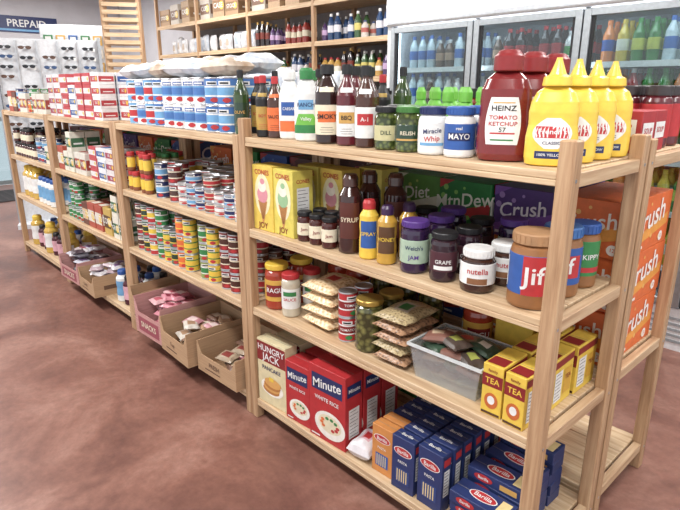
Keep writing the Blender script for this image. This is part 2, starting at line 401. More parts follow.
smalljam_lo = jar(.0305, .118, mat('#4a140e', .15, coat=.6), BLACK, CREAM, (.22, .62), [], .15, seg=14)
def squeeze(r, h, body, cap, lab, txt, tc):
    p = [(r*.88, 0, body), (r, .005, body), (r, h*.3, body), (r*.93, h*.42, body), (r, h*.55, body), (r*.97, h*.74, body), (r*.6, h*.84, body), (r*.5, h*.86, body)]
    return bottle(p, [(r*.66, h*.85, cap), (r*.66, h*.95, cap), (r*.5, h, cap)], seg=22, patches=[(lab, h*.2, h*.66, r*.9)], texts=[(txt, r*.55, h*.44, tc)] if txt else [])
honey = squeeze(.034, .2, mat('#c8981c', .2, coat=.4), mat('#3a1a4a', .3), mat('#5c3a1a', .4), 'HONEY', YEL)
butter = squeeze(.034, .208, YEL, Rr, BLUE, 'SPRAY', YEL)
syr = squeeze(.043, .285, mat('#38140f', .14, coat=.6), BRN, mat('#5a2418', .4), "SYRUP", CREAM)
def cone_deco(bg, scoop):
    def f(b, F):
        ell(b, F, 0, .15, .05, .085, mat(bg, .5), 0, 28)
        poly(b, F, [(-.03, .125), (.03, .125), (.004, .035), (-.004, .035)], mat('#c98a45', .5), 1)
        for k in range(-2, 3): poly(b, F, [(k*.009-.001, .12), (k*.009+.001, .12), (k*.002+.001, .05), (k*.002-.001, .05)], mat('#8a5a2a', .5), 2)
        ell(b, F, 0, .15, .034, .034, mat(scoop, .5), 2); ell(b, F, 0, .184, .026, .024, mat('#f4e9d8', .5), 3); ell(b, F, .002, .204, .014, .012, mat(scoop, .5), 4)
        ftext(b, F, 'CONES', 0, .24, .028, Rr, 3); ftext(b, F, 'JOY', 0, .022, .034, DRED, 3)
    return f
def cone_r(b, F):
    nutrition(b, F, 0, .14, .06, .12); ftext(b, F, 'CONES', 0, .225, .02, Rr)
cone1 = carton(.128, .1, .268, mat('#e6c63e', .5), cone_deco('#efe6b4', '#dd909c'), cone_r)
cone2 = carton(.128, .1, .268, mat('#dccb48', .5), cone_deco('#efe9c0', '#96c08e'), cone_r)

Z_ = .0006
def put(p, name, x, y, z, r=25, sc=None): return p.obj(name, x, y, z+Z_, r, sc)

# top shelf
for i, (x, y) in enumerate(((-.068, .075), (-.064, .178), (-.06, .281), (-.056, .384))): put(mustard, 'mustard_bottle', x, y, Z1, 28, (1.14, 1.1, 1.02))
for y in (.075, .205, .335): put(ketchup, 'ketchup_bottle', -.207, y, Z1, 26, (1.14, 1.1, 1.02))
for y in (.06, .17): put(mayo, 'mayonnaise_jar', -.338, y, Z1, 32)
put(whip, 'mayonnaise_jar', -.435, .06, Z1, 34)
put(relish, 'relish_jar', -.53, .06, Z1, 36)
put(relish2, 'pickle_jar', -.622, .06, Z1, 38)
put(relish, 'relish_jar', -.62, .16, Z1, 38); put(relish2, 'pickle_jar', -.71, .21, Z1, 38)
for k in range(4): put(lime, 'lime_juice_bottle', -.325-.072*k, .27, Z1, 30)
for k in range(4): put(lime, 'lime_juice_bottle', -.325-.072*k, .36, Z1, 30)
put(steak, 'steak_sauce_bottle', -.718, .06, Z1, 40); put(steak2, 'barbecue_sauce_bottle', -.808, .06, Z1, 42); put(steak, 'steak_sauce_bottle', -.80, .16, Z1, 42)
put(bbq, 'barbecue_sauce_bottle', -.91, .06, Z1, 44)
put(steak2, 'barbecue_sauce_bottle', -.90, .19, Z1, 42)
put(ranch, 'salad_dressing_bottle', -1.03, .065, Z1, 42); put(creamy, 'salad_dressing_bottle', -1.14, .07, Z1, 42)
put(worc, 'hot_sauce_bottle', -1.22, .06, Z1, 42); put(soy, 'soy_sauce_bottle', -1.292, .055, Z1, 42)
pr = [creamy, worc, ranch, oil, soy, steak]; nm = ['salad_dressing_bottle', 'hot_sauce_bottle', 'salad_dressing_bottle', 'olive_oil_bottle', 'soy_sauce_bottle', 'steak_sauce_bottle']
for k in range(3):
    j = (k*2+1) % 6; put(pr[j], nm[j], -1.28+.1*k, .175, Z1, 40)
for k in range(6):
    j = (k*5+2) % 6; put(pr[j], nm[j], -1.275+.1*k, .31, Z1, 40)
# second shelf
put(pbutter_b, 'peanut_butter_jar', -.078, .07, Z2, 30, (1.14, 1.14, 1.02)); put(pbutter, 'peanut_butter_jar', -.066, .205, Z2, 40); put(pbutter_g, 'peanut_butter_jar', -.06, .325, Z2, 55)
put(nut, 'hazelnut_spread_jar', -.245, .06, Z2, 32); put(nut, 'hazelnut_spread_jar', -.222, .175, Z2, 32)
put(grape, 'jelly_jar', -.37, .06, Z2, 34); put(grape, 'jelly_jar', -.355, .17, Z2, 34)
put(jam, 'jam_jar', -.487, .06, Z2, 36); put(jam, 'jam_jar', -.475, .18, Z2, 36)
put(honey, 'honey_bottle', -.605, .055, Z2, 38); put(honey, 'honey_bottle', -.59, .15, Z2, 38)
put(butter, 'cooking_spray_bottle', -.69, .055, Z2, 40)
put(syr, 'chocolate_syrup_bottle', -.79, .06, Z2, 42); put(syr, 'chocolate_syrup_bottle', -.80, .17, Z2, 42); put(syr, 'chocolate_syrup_bottle', -.69, .19, Z2, 42)
for x in (-.88, -.952, -1.024):
    put(smalljam, 'jam_jar', x, .04, Z2, 44)
    put(smalljam, 'jam_jar', x+.004, .115, Z2, 44)
put(cone1, 'ice_cream_cone_box', -1.262, .06, Z2, 2, (1.03, 1, 1.02)); put(cone2, 'ice_cream_cone_box', -1.127, .065, Z2, -2, (1.03, 1, 1))
put(cone1, 'ice_cream_cone_box', -1.015, .22, Z2, 0); put(cone2, 'ice_cream_cone_box', -1.16, .22, Z2, 0); put(cone2, 'ice_cream_cone_box', -.92, .345, Z2, 0)
for k in range(4): put(grape if k % 2 else jam, 'jelly_jar' if k % 2 else 'jam_jar', -.28-.12*k, .31, Z2, 30)

# soda cases
def sodacase(main, txt, tc, acc, drop):
    M0 = mat(main, .45); A = mat(acc, .45); C = mat(tc, .45); Dp = mat(drop, .45)
    def fr(w):
        def f(b, F):
            poly(b, F, [(-w/2, .012), (w/2, .07), (w/2, .112), (-w/2, .045)], A, 1)
            poly(b, F, [(-w/2, .187), (-w/2, .15), (-w*.2, .187)], A, 1)
            ftext(b, F, txt, 0, .11, w*.32, C, 4, slant=.15)
            for q in range(9): ell(b, F, w*(.42*math.sin(q*2.3)), .09+.07*math.cos(q*3.7), .006+.003*(q % 3), .006+.003*(q % 3), Dp, 2, 10)
            ell(b, F, w*.36, .03, .018, .018, C, 3); ftext(b, F, '12', w*.36, .03, .018, M0, 4)
            rect(b, F, -w*.46, -w*.1, .012, .022, C, 3)
        return f
    return carton(.235, .40, .187, M0, fr(.235), fr(.36))
cases = {'or': sodacase('#e86a1a', 'Crush', '#f8f0e8', '#f2a02c', '#f4b85a'), 'pu': sodacase('#53307e', 'Crush', '#f0eaf4', '#8450b4', '#a884cc'), 'gr': sodacase('#1f8038', 'MtnDew', '#f2f6e8', '#c02a2e', '#8acc5a'),
         'br': sodacase('#542424', 'Pepper', '#e8dcd8', '#8a242c', '#7a3a34'), 'g2': sodacase('#5f9a40', 'Diet', '#f4f6ec', '#e4e6d0', '#c4d46a'), 'bl': sodacase('#264a94', 'Cola', '#f0f0f4', '#b83238', '#5a84c4')}
cols = ['pu', 'gr', 'g2', 'br', 'br']
for l in range(3):
    for k in range(5):
        key = 'or' if (k < 2 or l == 1) else 'bl'
        if k == 0: key = 'or'
        elif l == 2: key = cols[k-1]
        put(cases[key], 'soda_case', -.122-.245*k, .705+(.012 if (l+k) % 2 else 0), .59+l*.1885, 0)
for l in range(2):
    for k in range(1, 5): put(cases[['bl', 'or', 'br', 'gr', 'or'][(k+l) % 5]], 'soda_case', -.13-.245*k, .70, .12+l*.1885, 0)
for u in range(1, 4):
    for l in range(3):
        for k in range(4):
            put(cases[['br', 'bl', 'gr', 'or', 'pu'][(k+l*2+u) % 5]], 'soda_case', UN[u][1]-.20-.27*k, .70, .59+l*.1885, 0)

# third shelf
pasta_sauce = jar(.054, .205, mat('#a8320f', .14, coat=.6), YEL, mat('#dca832', .4), (.2, .66), [('RAGU', .03, .44, WHITE)], .12, band=[(.3, .56, DRED, .044)])
salsa = jar(.04, .19, mat('#c9bfa8', .2, coat=.5), Rr, WHITE, (.2, .66), [('SAUCE', .019, .42, Rr)], .12, band=[(.5, .6, GREEN, .03)])
olive = jar(.05, .195, OLIVE, mat('#b9983c', .3, .6), None, (.2, .66), [], .1, band=[])
put(pasta_sauce, 'pasta_sauce_jar', -1.262, .07, Z3, 40); put(pasta_sauce, 'pasta_sauce_jar', -1.25, .2, Z3, 40)
put(salsa, 'alfredo_sauce_jar', -1.145, .055, Z3, 42); put(salsa, 'alfredo_sauce_jar', -1.13, .16, Z3, 42)
put(olive, 'olive_jar', -.695, .07, Z3, 40, (1.08, 1.08, 1.03)); put(olive, 'olive_jar', -.695, .19, Z3, 40); put(pasta_sauce, 'pasta_sauce_jar', -.40, .33, Z3, 40)
for k in range(3): put(olive, 'olive_jar', -.62-.13*k, .34, Z3, 40)
for k in range(2): put(pasta_sauce, 'pasta_sauce_jar', -1.02-.12*k, .33, Z3, 40)

def can(r, h, lab, stripe=None, stripe2=None, seg=18, spot=None):
    b = MB()
    P = [(r*.96, 0, STEEL), (r, .002, STEEL), (r*.975, .006, STEEL), (r*.975, h*.3, lab), (r*.975, h*.36, stripe or lab), (r*.975, h*.64, stripe2 or lab), (r*.975, h*.7, stripe or lab), (r*.975, h-.006, lab), (r, h-.003, STEEL), (r*.97, h, STEEL), (r*.92, h-.003, STEEL)]
    b.lathe(P, seg)
    s = spot or WHITE
    for ph in (0, 2.2, -2.2):
        b.wrap(P, s, h*.72, h*.86, r*.55, phi0=ph, nz=1, nx=3, off=.0008)
        b.wrap(P, BLACK if s is WHITE else WHITE, h*.76, h*.82, r*.4, phi0=ph, nz=1, nx=3, off=.0014)
        b.wrap(P, (YEL, GREEN, Rr, ORG)[int(r*1000+ph) % 4], h*.1, h*.28, lambda t: r*.42*math.sin(.3+t*2.6), phi0=ph+.2, nz=3, nx=3, off=.0008)
    return b
tomato = can(.037, .1, Rr, WHITE, DRED, 28); tomato.wtext('TOMATO', .014, [(.037, 0), (.037, .1)], .05, WHITE)
for l in range(2):
    put(tomato, 'canned_tomatoes', -.805, .065, Z3+l*.1003, 42+30*l); put(tomato, 'canned_tomatoes', -.805, .15, Z3+l*.1003, 42)
for k in range(4):
    p = pillow(.18, .2, .053, PASTA, mat('#d9b890', .3) if k % 2 else None, Rr if k == 3 else None, seed=k)
    put(p, 'pasta_bag', -.95, .125, Z3+k*.0485, (-3, 4, 0, 2)[k])
for k in range(5):
    p = pillow(.145, .2, .043, (BEANS, BEANS2, BEANS, BEANS, BEANS2)[k], mat('#b9b0a0', .4) if k in (1, 4) else None, GREEN if k == 4 else None, seed=k+9)
    put(p, 'bean_bag_package', -.553, .112, Z3+k*.038, (3, -3, 3, -2, 3)[k])
b = MB()
def tub(b, w, d, h, m, t=.003, taper=.86):
    o0 = [(-w/2*taper, -d/2*taper), (w/2*taper, -d/2*taper), (w/2*taper, d/2*taper), (-w/2*taper, d/2*taper)]
    o1 = [(-w/2, -d/2), (w/2, -d/2), (w/2, d/2), (-w/2, d/2)]
    sh = lambda p, k: [(x-math.copysign(k, x), y-math.copysign(k, y)) for x, y in p]
    rings = [[(x, y, 0) for x, y in o0], [(x, y, h) for x, y in o1], [(x, y, h) for x, y in sh(o1, t)], [(x, y, t) for x, y in sh(o0, t)]]
    vs = sum(rings, []); fs = [(3, 2, 1, 0)]
    for r in range(3):
        for i in range(4): j = (i+1) % 4; fs.append((r*4+i, r*4+j, r*4+4+j, r*4+4+i))
    fs.append((12, 13, 14, 15)); b.add(vs, fs, m)
tub(b, .27, .21, .122, PLAST)
for (x0, x1, y0, y1) in ((-.142, .142, -.111, -.1055), (-.142, .142, .1055, .111), (-.142, -.1355, -.105, .105), (.1355, .142, -.105, .105)): b.box(x0, x1, y0, y1, .114, .124, mat('#d3d9da', .3))
put(b, 'clear_plastic_tub', -.325, .125, Z3, 2)
pk = [('#6a463a', '#ddd8cc'), ('#8a7058', '#b8453a'), ('#3e5844', '#ddd8cc'), ('#84584a', '#c9b090'), ('#50423a', '#a8b04a')]
b = MB()
for k in range(20):
    c = pk[k % 5]; p = pillow(.1, .075, .034, mat(c[0], .25), mat(c[1], .3), seed=k+30, N=10)
    b.merge(p, T(-.065+.065*(k % 3), -.035+.065*((k//3) % 2), .004+.019*(k//3), 30*k % 70-30) @ Matrix.Rotation(.12*(k % 3-1), 4, 'Y'))
put(b, 'seasoning_packets', -.325, .125, Z3+.008, 0)
def tea_f(b, F):
    rect(b, F, -.0325, .0325, .095, .135, DRED, 1); ftext(b, F, 'TEA', 0, .114, .026, YEL, 3); ell(b, F, 0, .05, .022, .026, mat('#c9641a', .4), 1); rect(b, F, -.03, .03, .004, .012, BRN, 1)
    ell(b, F, 0, .052, .012, .014, WHITE, 2); ftext(b, F, 'family', 0, .147, .013, DRED, 2)
def tea_r(b, F):
    rect(b, F, -.068, .068, .135, .158, DRED, 1); nutrition(b, F, -.03, .07, .05, .1); rect(b, F, .008, .06, .03, .115, mat('#d8a51c', .4), 1); ftext(b, F, 'TEA', .034, .085, .022, DRED, 3)
def tea_t(b, F): rect(b, F, -.028, .028, -.06, -.01, DRED, 1)
tea = carton(.066, .14, .165, mat('#e6c02a', .45), tea_f, tea_r, tea_t)
for (x, y, r) in ((-.135, .075, 2), (-.055, .07, -2), (-.13, .225, 0), (-.055, .22, 2), (-.05, .37, 0), (-.13, .375, 0)): put(tea, 'tea_box', x, y, Z3, r)
put(tea, 'tea_box', -.25, .35, Z3, 90)
# bottom shelf
def jack(b, F):
    rect(b, F, -.088, .088, .2, .29, DRED, 1); ftext(b, F, 'HUNGRY', 0, .262, .040, WHITE, 3); ftext(b, F, 'JACK', 0, .224, .046, WHITE, 3)
    ell(b, F, 0, .085, .07, .04, mat('#f5f0e4', .5), 1, 28)
    for k in range(4): ell(b, F, .004*k-.005, .075+.012*k, .052, .022, mat(('#b8742c', '#dca24e')[k % 2], .5), 2+k, 24)
    rect(b, F, -.014, .014, .118, .136, YEL, 7); ftext(b, F, 'PANCAKE', 0, .172, .026, NAVY, 3)
def minute(w, h):
    def f(b, F):
        rect(b, F, -w*.42, w*.42, h*.68, h*.9, NAVY, 1); ftext(b, F, 'Minute', 0, h*.79, w*.28, WHITE, 3, slant=.12)
        ell(b, F, w*.08, h*.25, w*.42, w*.3, mat('#efeae0', .5), 1, 28); ell(b, F, w*.08, h*.27, w*.32, w*.2, mat('#e6d9b8', .5), 2, 24)
        for k in range(9): ell(b, F, w*.08+w*.22*math.cos(k*1.9), h*.27+w*.12*math.sin(k*1.9), w*.05, w*.035, (Rr, GREEN, ORG)[k % 3], 3)
        ftext(b, F, 'WHITE RICE', 0, h*.58, w*.12, WHITE, 3); rect(b, F, -w*.44, -w*.2, h*.03, h*.05, WHITE, 1)
    return f
def minute_r(h):
    def f(b, F):
        nutrition(b, F, 0, h*.35, .06, h*.4); rect(b, F, -.04, .04, h*.72, h*.88, NAVY, 1); ftext(b, F, 'Minute', 0, h*.8, .024, WHITE, 3)
    return f
pan = carton(.178, .07, .3, mat('#ddcfa2', .5), jack, lambda b, F: nutrition(b, F, 0, .14, .05, .2))
RB = mat('#ba1c24', .42)
rice1 = carton(.15, .1, .28, RB, minute(.15, .28), minute_r(.28)); rice2 = carton(.205, .1, .33, RB, minute(.205, .33), minute_r(.33))
put(pan, 'pancake_mix_box', -1.228, .03, Z4, 4, (1.08, 1, 1.05)); put(pan, 'pancake_mix_box', -1.232, .13, Z4, 0)
put(rice1, 'rice_box', -1.045, .045, Z4, 4); put(rice2, 'rice_box', -.855, .045, Z4, 3); put(rice2, 'rice_box', -.86, .16, Z4, 0); put(rice1, 'rice_box', -1.05, .16, Z4, 0); put(rice2, 'rice_box', -.86, .27, Z4, 0)
p = pillow(.11, .15, .085, mat('#dcd6da', .25), mat('#d7a6af', .3), Rr, seed=3)
put(p, 'tortilla_package', -.685, .065, Z4, 8)
def pasta_f(acc):
    def f(b, F):
        ell(b, F, 0, .15, .04, .017, WHITE, 1); ell(b, F, 0, .15, .037, .0145, Rr, 2); ftext(b, F, 'Barilla', 0, .149, .02, WHITE, 3)
        rect(b, F, -.03, .03, .03, .085, mat(acc, .4), 1); ftext(b, F, 'PASTA', 0, .11, .014, WHITE, 3)
        for k in range(5): rect(b, F, -.024+.01*k, -.02+.01*k, .034, .08, mat('#e4cc8c', .4), 2)
    return f
def pasta_r(b, F): nutrition(b, F, 0, .1, .03, .09); rect(b, F, -.018, .018, .16, .185, Rr, 1)
def pasta_t(b, F): ftext(b, F, 'Barilla', 0, 0, .02, WHITE, 2)
PBL = mat('#22346a', .42)
pb1 = carton(.098, .05, .2, PBL, pasta_f('#2c4684'), pasta_r, pasta_t); pb2 = carton(.098, .05, .2, mat('#d4883a', .45), pasta_f('#2658a6'), pasta_r)
for k in range(6): put(pb2 if k < 2 else pb1, 'pasta_box', -.568, .04+.058*k, Z4, 2)
for k in range(6): put(pb1, 'pasta_box', -.455, .025+.06*k, Z4, -2 if k % 2 else 3, (1, 1, 1.08))
for k in range(6): put(pb1, 'pasta_box', -.338, .03+.06*k, Z4, 4 if k % 2 else 0, (1.05, 1, 1.14))
def lie_t(b, F): ell(b, F, 0, 0, .05, .022, WHITE, 1); ell(b, F, 0, 0, .046, .019, Rr, 2); ftext(b, F, 'Barilla', 0, 0, .026, WHITE, 3); rect(b, F, .056, .09, -.03, .03, mat('#e4cc8c', .4), 1)
lie = carton(.2, .085, .042, PBL, lambda b, F: (ell(b, F, -.04, .021, .034, .014, Rr, 1), ftext(b, F, 'Barilla', -.04, .021, .016, WHITE, 3), rect(b, F, .02, .08, .01, .03, GOLD, 1)), None, lie_t)
for i in range(4):
    for l in range((3, 4, 4, 5)[i]): put(lie, 'pasta_box', -.155, .05+.1*i, Z4+l*.0425, (3, -4, 2, 0)[(i+l) % 4])

# ---------------------------------------------------------------- middle and far bays
def rows(name, protos, x0, x1, y0, y1, z, sx, sy, stack, sh, jit=.002, rot=30, pick=None, full=False, rj=10):
    b = MB(); rnd = random.Random(int(x0*100)+int(z*50)); nx = int((x1-x0)/sx); ny = max(1, int((y1-y0)/sy+.001))
    for i in range(nx):
        for j in range(ny):
            st = stack if full or rnd.random() > .3 or stack == 1 else stack-1
            if not full and j == 0 and rnd.random() < .14: continue
            pi = pick(i, j) if pick else rnd.randrange(len(protos))
            if pick and rnd.random() < .24: pi = rnd.randrange(len(protos))
            for l in range(st):
                b.merge(protos[pi], T(x1-sx*(i+.5)+rnd.uniform(-jit, jit), y0+sy*(j+.5), z+l*(sh+.0004), rot+rnd.uniform(-rj, rj)))
    return b.obj(name)
LB = mat('#3f74b8', .45)
bluecan = can(.05, .118, LB, WHITE, SKY); bluecan2 = can(.05, .118, WHITE, SKY, LB, spot=BLUE); bluecan3 = can(.05, .118, SKY, WHITE, Rr)
cl = [(Rr, WHITE, YEL), (GREEN, WHITE, GREEN), (YEL, GREEN, YEL), (mat('#cfcabc', .5), Rr, WHITE), (NAVY, WHITE, SKY), (ORG, YEL, ORG), (mat('#3c6b4e', .4), YEL, DGRN), (mat('#74442a', .4), CREAM, Rr), (DRED, CREAM, BRN), (mat('#8a9a4a', .5), WHITE, GREEN)]
cans = [can(.038, .095, *c, seg=16) for c in cl]
tins = [can(.042, .058, *c, seg=16) for c in [cl[3], cl[4], cl[0], (SKY, WHITE, NAVY), cl[7]]]
X0, X1 = UN[1][0]+.045, UN[1][1]-.045
put(oil, 'olive_oil_bottle', X1-.04, .06, Z1, 40); put(soy, 'soy_sauce_bottle', X1-.045, .15, Z1, 40); put(oil, 'olive_oil_bottle', X1-.05, .25, Z1, 40)
rows('stacked_evaporated_milk_cans', [bluecan, bluecan2, bluecan3], X0, X1-.09, .01, .34, Z1+Z_, .105, .108, 2, .118, pick=lambda i, j: (0, 0, 1, 0, 1, 1, 0, 2, 1, 2, 0, 0)[i % 12], full=True)
# loose bags tossed on top of the milk cans
BAGB = noisemat('printed_poly_bag', '#9fb0c4', '#e4e6ea', (1, 1, 1), 12, .3, 3, bump=.5)
BAGT = noisemat('bread_poly_bag', '#a88a6c', '#dcd2c4', (1, 1, 1), 12, .3, 3, bump=.5)
b = MB(); rnd = random.Random(3)
for i in range(6):
    for j in range(2):
        pm = pillow(.21, .16, .09 if j else .075, (BAGP, BAGB, BAGT)[(i+j*2) % 3], None, seed=60+i*2+j)
        b.merge(pm, T(X0+.11+.185*i, .10+.16*j, Z1+.2395+.004*(i % 2)+(.012 if j else 0), rnd.uniform(-12, 12)) @ Matrix.Rotation(rnd.uniform(-.03, .03), 4, 'Y'))
b.obj('bread_bags')
rows('stacked_fish_tins', tins, X1-.62, X1, .005, .36, Z2+Z_, .088, .088, 3, .058, pick=lambda i, j: (0, 3, 0, 4, 3, 2, 0)[i % 7])
rows('stacked_soup_cans', cans, X0+.3, X1-.63, .005, .34, Z2+Z_, .08, .082, 2, .095, pick=lambda i, j: (7, 8, 0, 3)[i % 4])
spice = jar(.024, .11, mat('#8a4a24', .3), Rr, YEL, (.2, .7), [], .2, seg=12)
spice2 = jar(.024, .11, mat('#5a6a2c', .3), GREEN, CREAM, (.2, .7), [], .2, seg=12)
rows('spice_jars', [spice, spice2], X0, X0+.29, .005, .3, Z2+Z_, .055, .056, 2, .11)
rows('stacked_vegetable_cans', cans, X0+.3, X1-.28, .005, .34, Z3+Z_, .08, .082, 3, .095, pick=lambda i, j: (2, 9, 1, 2, 5, 6, 2, 1, 2, 0)[i % 10])
rows('stacked_bean_cans', cans, X0, X0+.29, .005, .34, Z3+Z_, .08, .082, 3, .095, pick=lambda i, j: (0, 6, 8)[i % 3])
rows('stacked_chili_cans', cans, X1-.27, X1, .005, .34, Z3+Z_, .08, .082, 3, .095, pick=lambda i, j: (7, 8, 0)[i % 3])

def tray(name, x, y, z, w, d, h, m, rot=0, cut=True, txt='SNACKS'):
    b = MB(); t = .004
    b.box(-w/2, w/2, -d/2, d/2, 0, t, m); b.box(-w/2, -w/2+t, -d/2, d/2, t, h, m); b.box(w/2-t, w/2, -d/2, d/2, t, h, m); b.box(-w/2+t, w/2-t, d/2-t, d/2, t, h, m)
    hl = h*.6
    b.box(-w/2+t, w/2-t, -d/2, -d/2+t, t, hl, m)
    for s in (-1, 1):
        x_ = s*(w/2-.04)
        pts = [(x_, hl), (s*(w/2-t), hl), (s*(w/2-t), h)]
        if s < 0: pts = pts[::-1]
        b.add([(px, -d/2, pz) for px, pz in pts]+[(px, -d/2+t, pz) for px, pz in pts], [(0, 1, 2), (5, 4, 3), (0, 3, 4, 1), (1, 4, 5, 2), (2, 5, 3, 0)], m)
    F = faceM('F', w, d, h)
    if m is CARDP: rect(b, F, -w*.38, w*.38, h*.1, h*.5, mat('#a04a58', .6), 1); ftext(b, F, txt, 0, h*.3, w*.15, CREAM, 3)
    else: rect(b, F, -w*.3, w*.1, h*.16, h*.2, mat('#6a4a34', .7), 1); ftext(b, F, txt, -w*.05, h*.36, w*.1, mat('#6a4a34', .7), 3)
    FR = faceM('R', w, d, h); rect(b, FR, -d*.3, d*.2, h*.3, h*.5, mat('#6a4a34', .7), 1)
    return put(b, name, x, y, z, rot)
tray('cardboard_tray', X1-.19, .11, Z4, .34, .36, .16, CARD, 2, txt='FRESH')
tray('cardboard_tray', X1-.54, .08, Z4, .32, .38, .19, CARD, -2, txt='Top')
tray('cardboard_tray', X1-.88, .08, Z4, .32, .36, .22, CARDP, 2)
tray('cardboard_tray', X1-1.135, .12, Z4, .17, .34, .22, CARD, 0)
def heap(name, x, y, z, w, d, n, cols_, seed, s=.11, lay=4):
    b = MB(); rnd = random.Random(seed)
    for k in range(n):
        c = cols_[k % len(cols_)]; p = pillow(s, s*.75, s*.3, mat(c[0], .25), mat(c[1], .3), seed=seed+k, N=8)
        b.merge(p, T(rnd.uniform(-w/2+s*.62, w/2-s*.62), rnd.uniform(-d/2+s*.62, d/2-s*.62), (k*lay//n)*s*.27, rnd.uniform(-30, 30)) @ Matrix.Rotation(rnd.uniform(-.15, .15), 4, 'X'))
    return put(b, name, x, y, z+.014, 0)
heap('candy_packages', X1-.19, .11, Z4, .31, .33, 16, [('#7a5a4a', '#c8b090'), ('#c07880', '#e8d0c8'), ('#b09a80', '#8a3a34')], 12, lay=3)
heap('snack_cake_packages', X1-.54, .08, Z4, .3, .35, 26, [('#c9a27e', '#f0e4d0'), ('#c88a94', '#e8d0cc'), ('#8a6248', '#d8c8b0'), ('#d8d0c4', '#b08a6a')], 5, lay=5)
heap('wrapped_candy', X1-.88, .08, Z4, .3, .33, 34, [('#d88a98', '#8e2a40'), ('#e0b0b4', '#c05a6a'), ('#c06a7a', '#f0d8d4')], 8, lay=7)
heap('wrapped_candy', X1-1.135, .12, Z4, .17, .31, 12, [('#d88a98', '#8e2a40'), ('#9a6a54', '#e0d0c0')], 9, lay=5)
def rw(c1, c2, txt, w=.13, d=.1, h=.07):
    def f(b, F): rect(b, F, -w*.46, w*.46, h*.25, h*.72, mat(c2, .45), 1); ftext(b, F, txt, 0, h*.5, h*.3, WHITE, 3); ell(b, F, w*.3, h*.5, h*.18, h*.18, YEL, 2, 10)
    def r(b, F): rect(b, F, -d*.45, d*.45, h*.25, h*.7, mat(c2, .45), 1); rect(b, F, -d*.3, d*.3, h*.38, h*.46, WHITE, 2)
    def t(b, F): rect(b, F, -w*.3, w*.3, -d*.3, d*.3, mat(c2, .45), 1)
    return carton(w, d, h, mat(c1, .5), f, r, t)
rwb = [rw('#e6e4e4', '#b83038', 'SALT'), rw('#c03c44', '#e0e0e0', 'MIX'), rw('#e2e4e8', '#2c5a9e', 'SUGAR'), rw('#dcd6d6', '#a03050', 'GEL'), rw('#d8d0c4', '#b0463a', 'CAKE')]
mix = [rw('#d9d4c8', '#a0362c', 'MIX', .1, .1, .15), rw('#b04a34', '#e0d8c8', 'OATS', .12, .1, .17), rw('#e0dccc', '#3a6a48', 'GRITS', .09, .1, .14), rw('#6a3a2a', '#d8b890', 'COCOA', .11, .1, .16), rw('#c8a64a', '#5a3a20', 'CORN', .12, .1, .18)]
mixw = [.1, .12, .09, .11, .12]; mixh = [.15, .17, .14, .16, .18]
def mixed(name, x0, x1, z, hmax, seed):
    rnd = random.Random(seed); bx = MB(); x = x1
    while x > x0+.13:
        if rnd.random() < .55:
            k = rnd.randrange(5)
            for q in range(rnd.randint(1, 2)):
                if x-mixw[k] < x0: break
                for j in range(3):
                    n = 1 if mixh[k]*2 > hmax or rnd.random() < .4 else 2
                    for l in range(n): bx.merge(mix[k], T(x-mixw[k]/2-.003, .055+.107*j+rnd.uniform(0, .004), z+Z_+l*(mixh[k]+.0004), 0))
                x -= mixw[k]+.008
        else:
            k = rnd.randrange(len(cans))
            for q in range(rnd.randint(1, 3)):
                if x-.08 < x0: break
                for j in range(4):
                    for l in range(rnd.randint(1, max(1, int(hmax/.097)))): bx.merge(cans[k], T(x-.041, .045+.081*j, z+Z_+l*.0955, rnd.uniform(0, 60)))
                x -= .082
        if rnd.random() < .2: x -= .03
    bx.obj(name)
A0, A1 = UN[2][0]+.045, UN[2][1]-.045
rows('stacked_gelatin_boxes', rwb, A0, A1, .0, .33, Z1+Z_, .143, .112, 4, .07, rot=0, rj=3)
rows('stacked_baking_boxes', rwb, A0+.62, A1-.05, .0, .33, Z2+Z_, .143, .112, 3, .07, rot=0, rj=3)
mixed('baking_mix_boxes_and_cans', A0, A0+.6, Z2, .28, 4)
mixed('oatmeal_boxes_and_cans', A0, A1, Z3, .3, 9)
dk = squeeze(.04, .2, mat('#4e1e2a', .2), BLACK, PINK, '', WHITE); wj = squeeze(.045, .22, WHITE, BLUE, SKY, '', WHITE); yj = squeeze(.06, .27, mat('#d0a83a', .15, coat=.5), YEL, WHITE, '', Rr)
rows('cleaning_bottles', [dk, wj], A0+.78, A1, .0, .3, Z4+Z_, .1, .1, 1, .2)
tray('cardboard_tray', A0+.22, .08, Z4, .36, .34, .17, CARDP, 2); tray('cardboard_tray', A0+.59, .08, Z4, .32, .34, .15, CARD, -2, txt='CHIPS')
heap('bagged_snacks', A0+.22, .08, Z4, .34, .32, 28, [('#d9d3d6', '#a04a60'), ('#c0c0cc', '#5a3a6a'), ('#4a3a44', '#c8b8b8')], 20, .13, 6)
heap('bagged_snacks', A0+.59, .08, Z4, .3, .32, 22, [('#dcd8dc', '#7a5a8a'), ('#b8a0a8', '#e0e0e0')], 26, .12, 5)
B0, B1 = UN[3][0]+.045, UN[3][1]-.045
mixed('cereal_boxes_and_cans', B0, B1, Z1, .2, 31)
rows('jam_jars', [smalljam_lo], B0, B1-.5, .0, .33, Z2+Z_, .075, .08, 2, .118)
mixed('cocoa_boxes_and_cans', B1-.48, B1, Z2, .25, 17)
rows('cleaner_bottles', [wj, dk], B0+.5, B1, .0, .33, Z3+Z_, .1, .11, 1, .2)
rows('cooking_oil_bottles', [yj], B0, B0+.5, .0, .3, Z3+Z_, .13, .14, 1, .2)
rows('vinegar_bottles', [wj, yj, dk], B0, B1, .0, .3, Z4+Z_, .13, .14, 1, .2)
def standbag(w, h, m, m2, seed):
    p = pillow(w, h, .12, m, m2, seed=seed, N=10); b = MB(); b.merge(p, Matrix.Translation((0, .06, h/2)) @ Matrix.Rotation(math.radians(90), 4, 'X')); return b
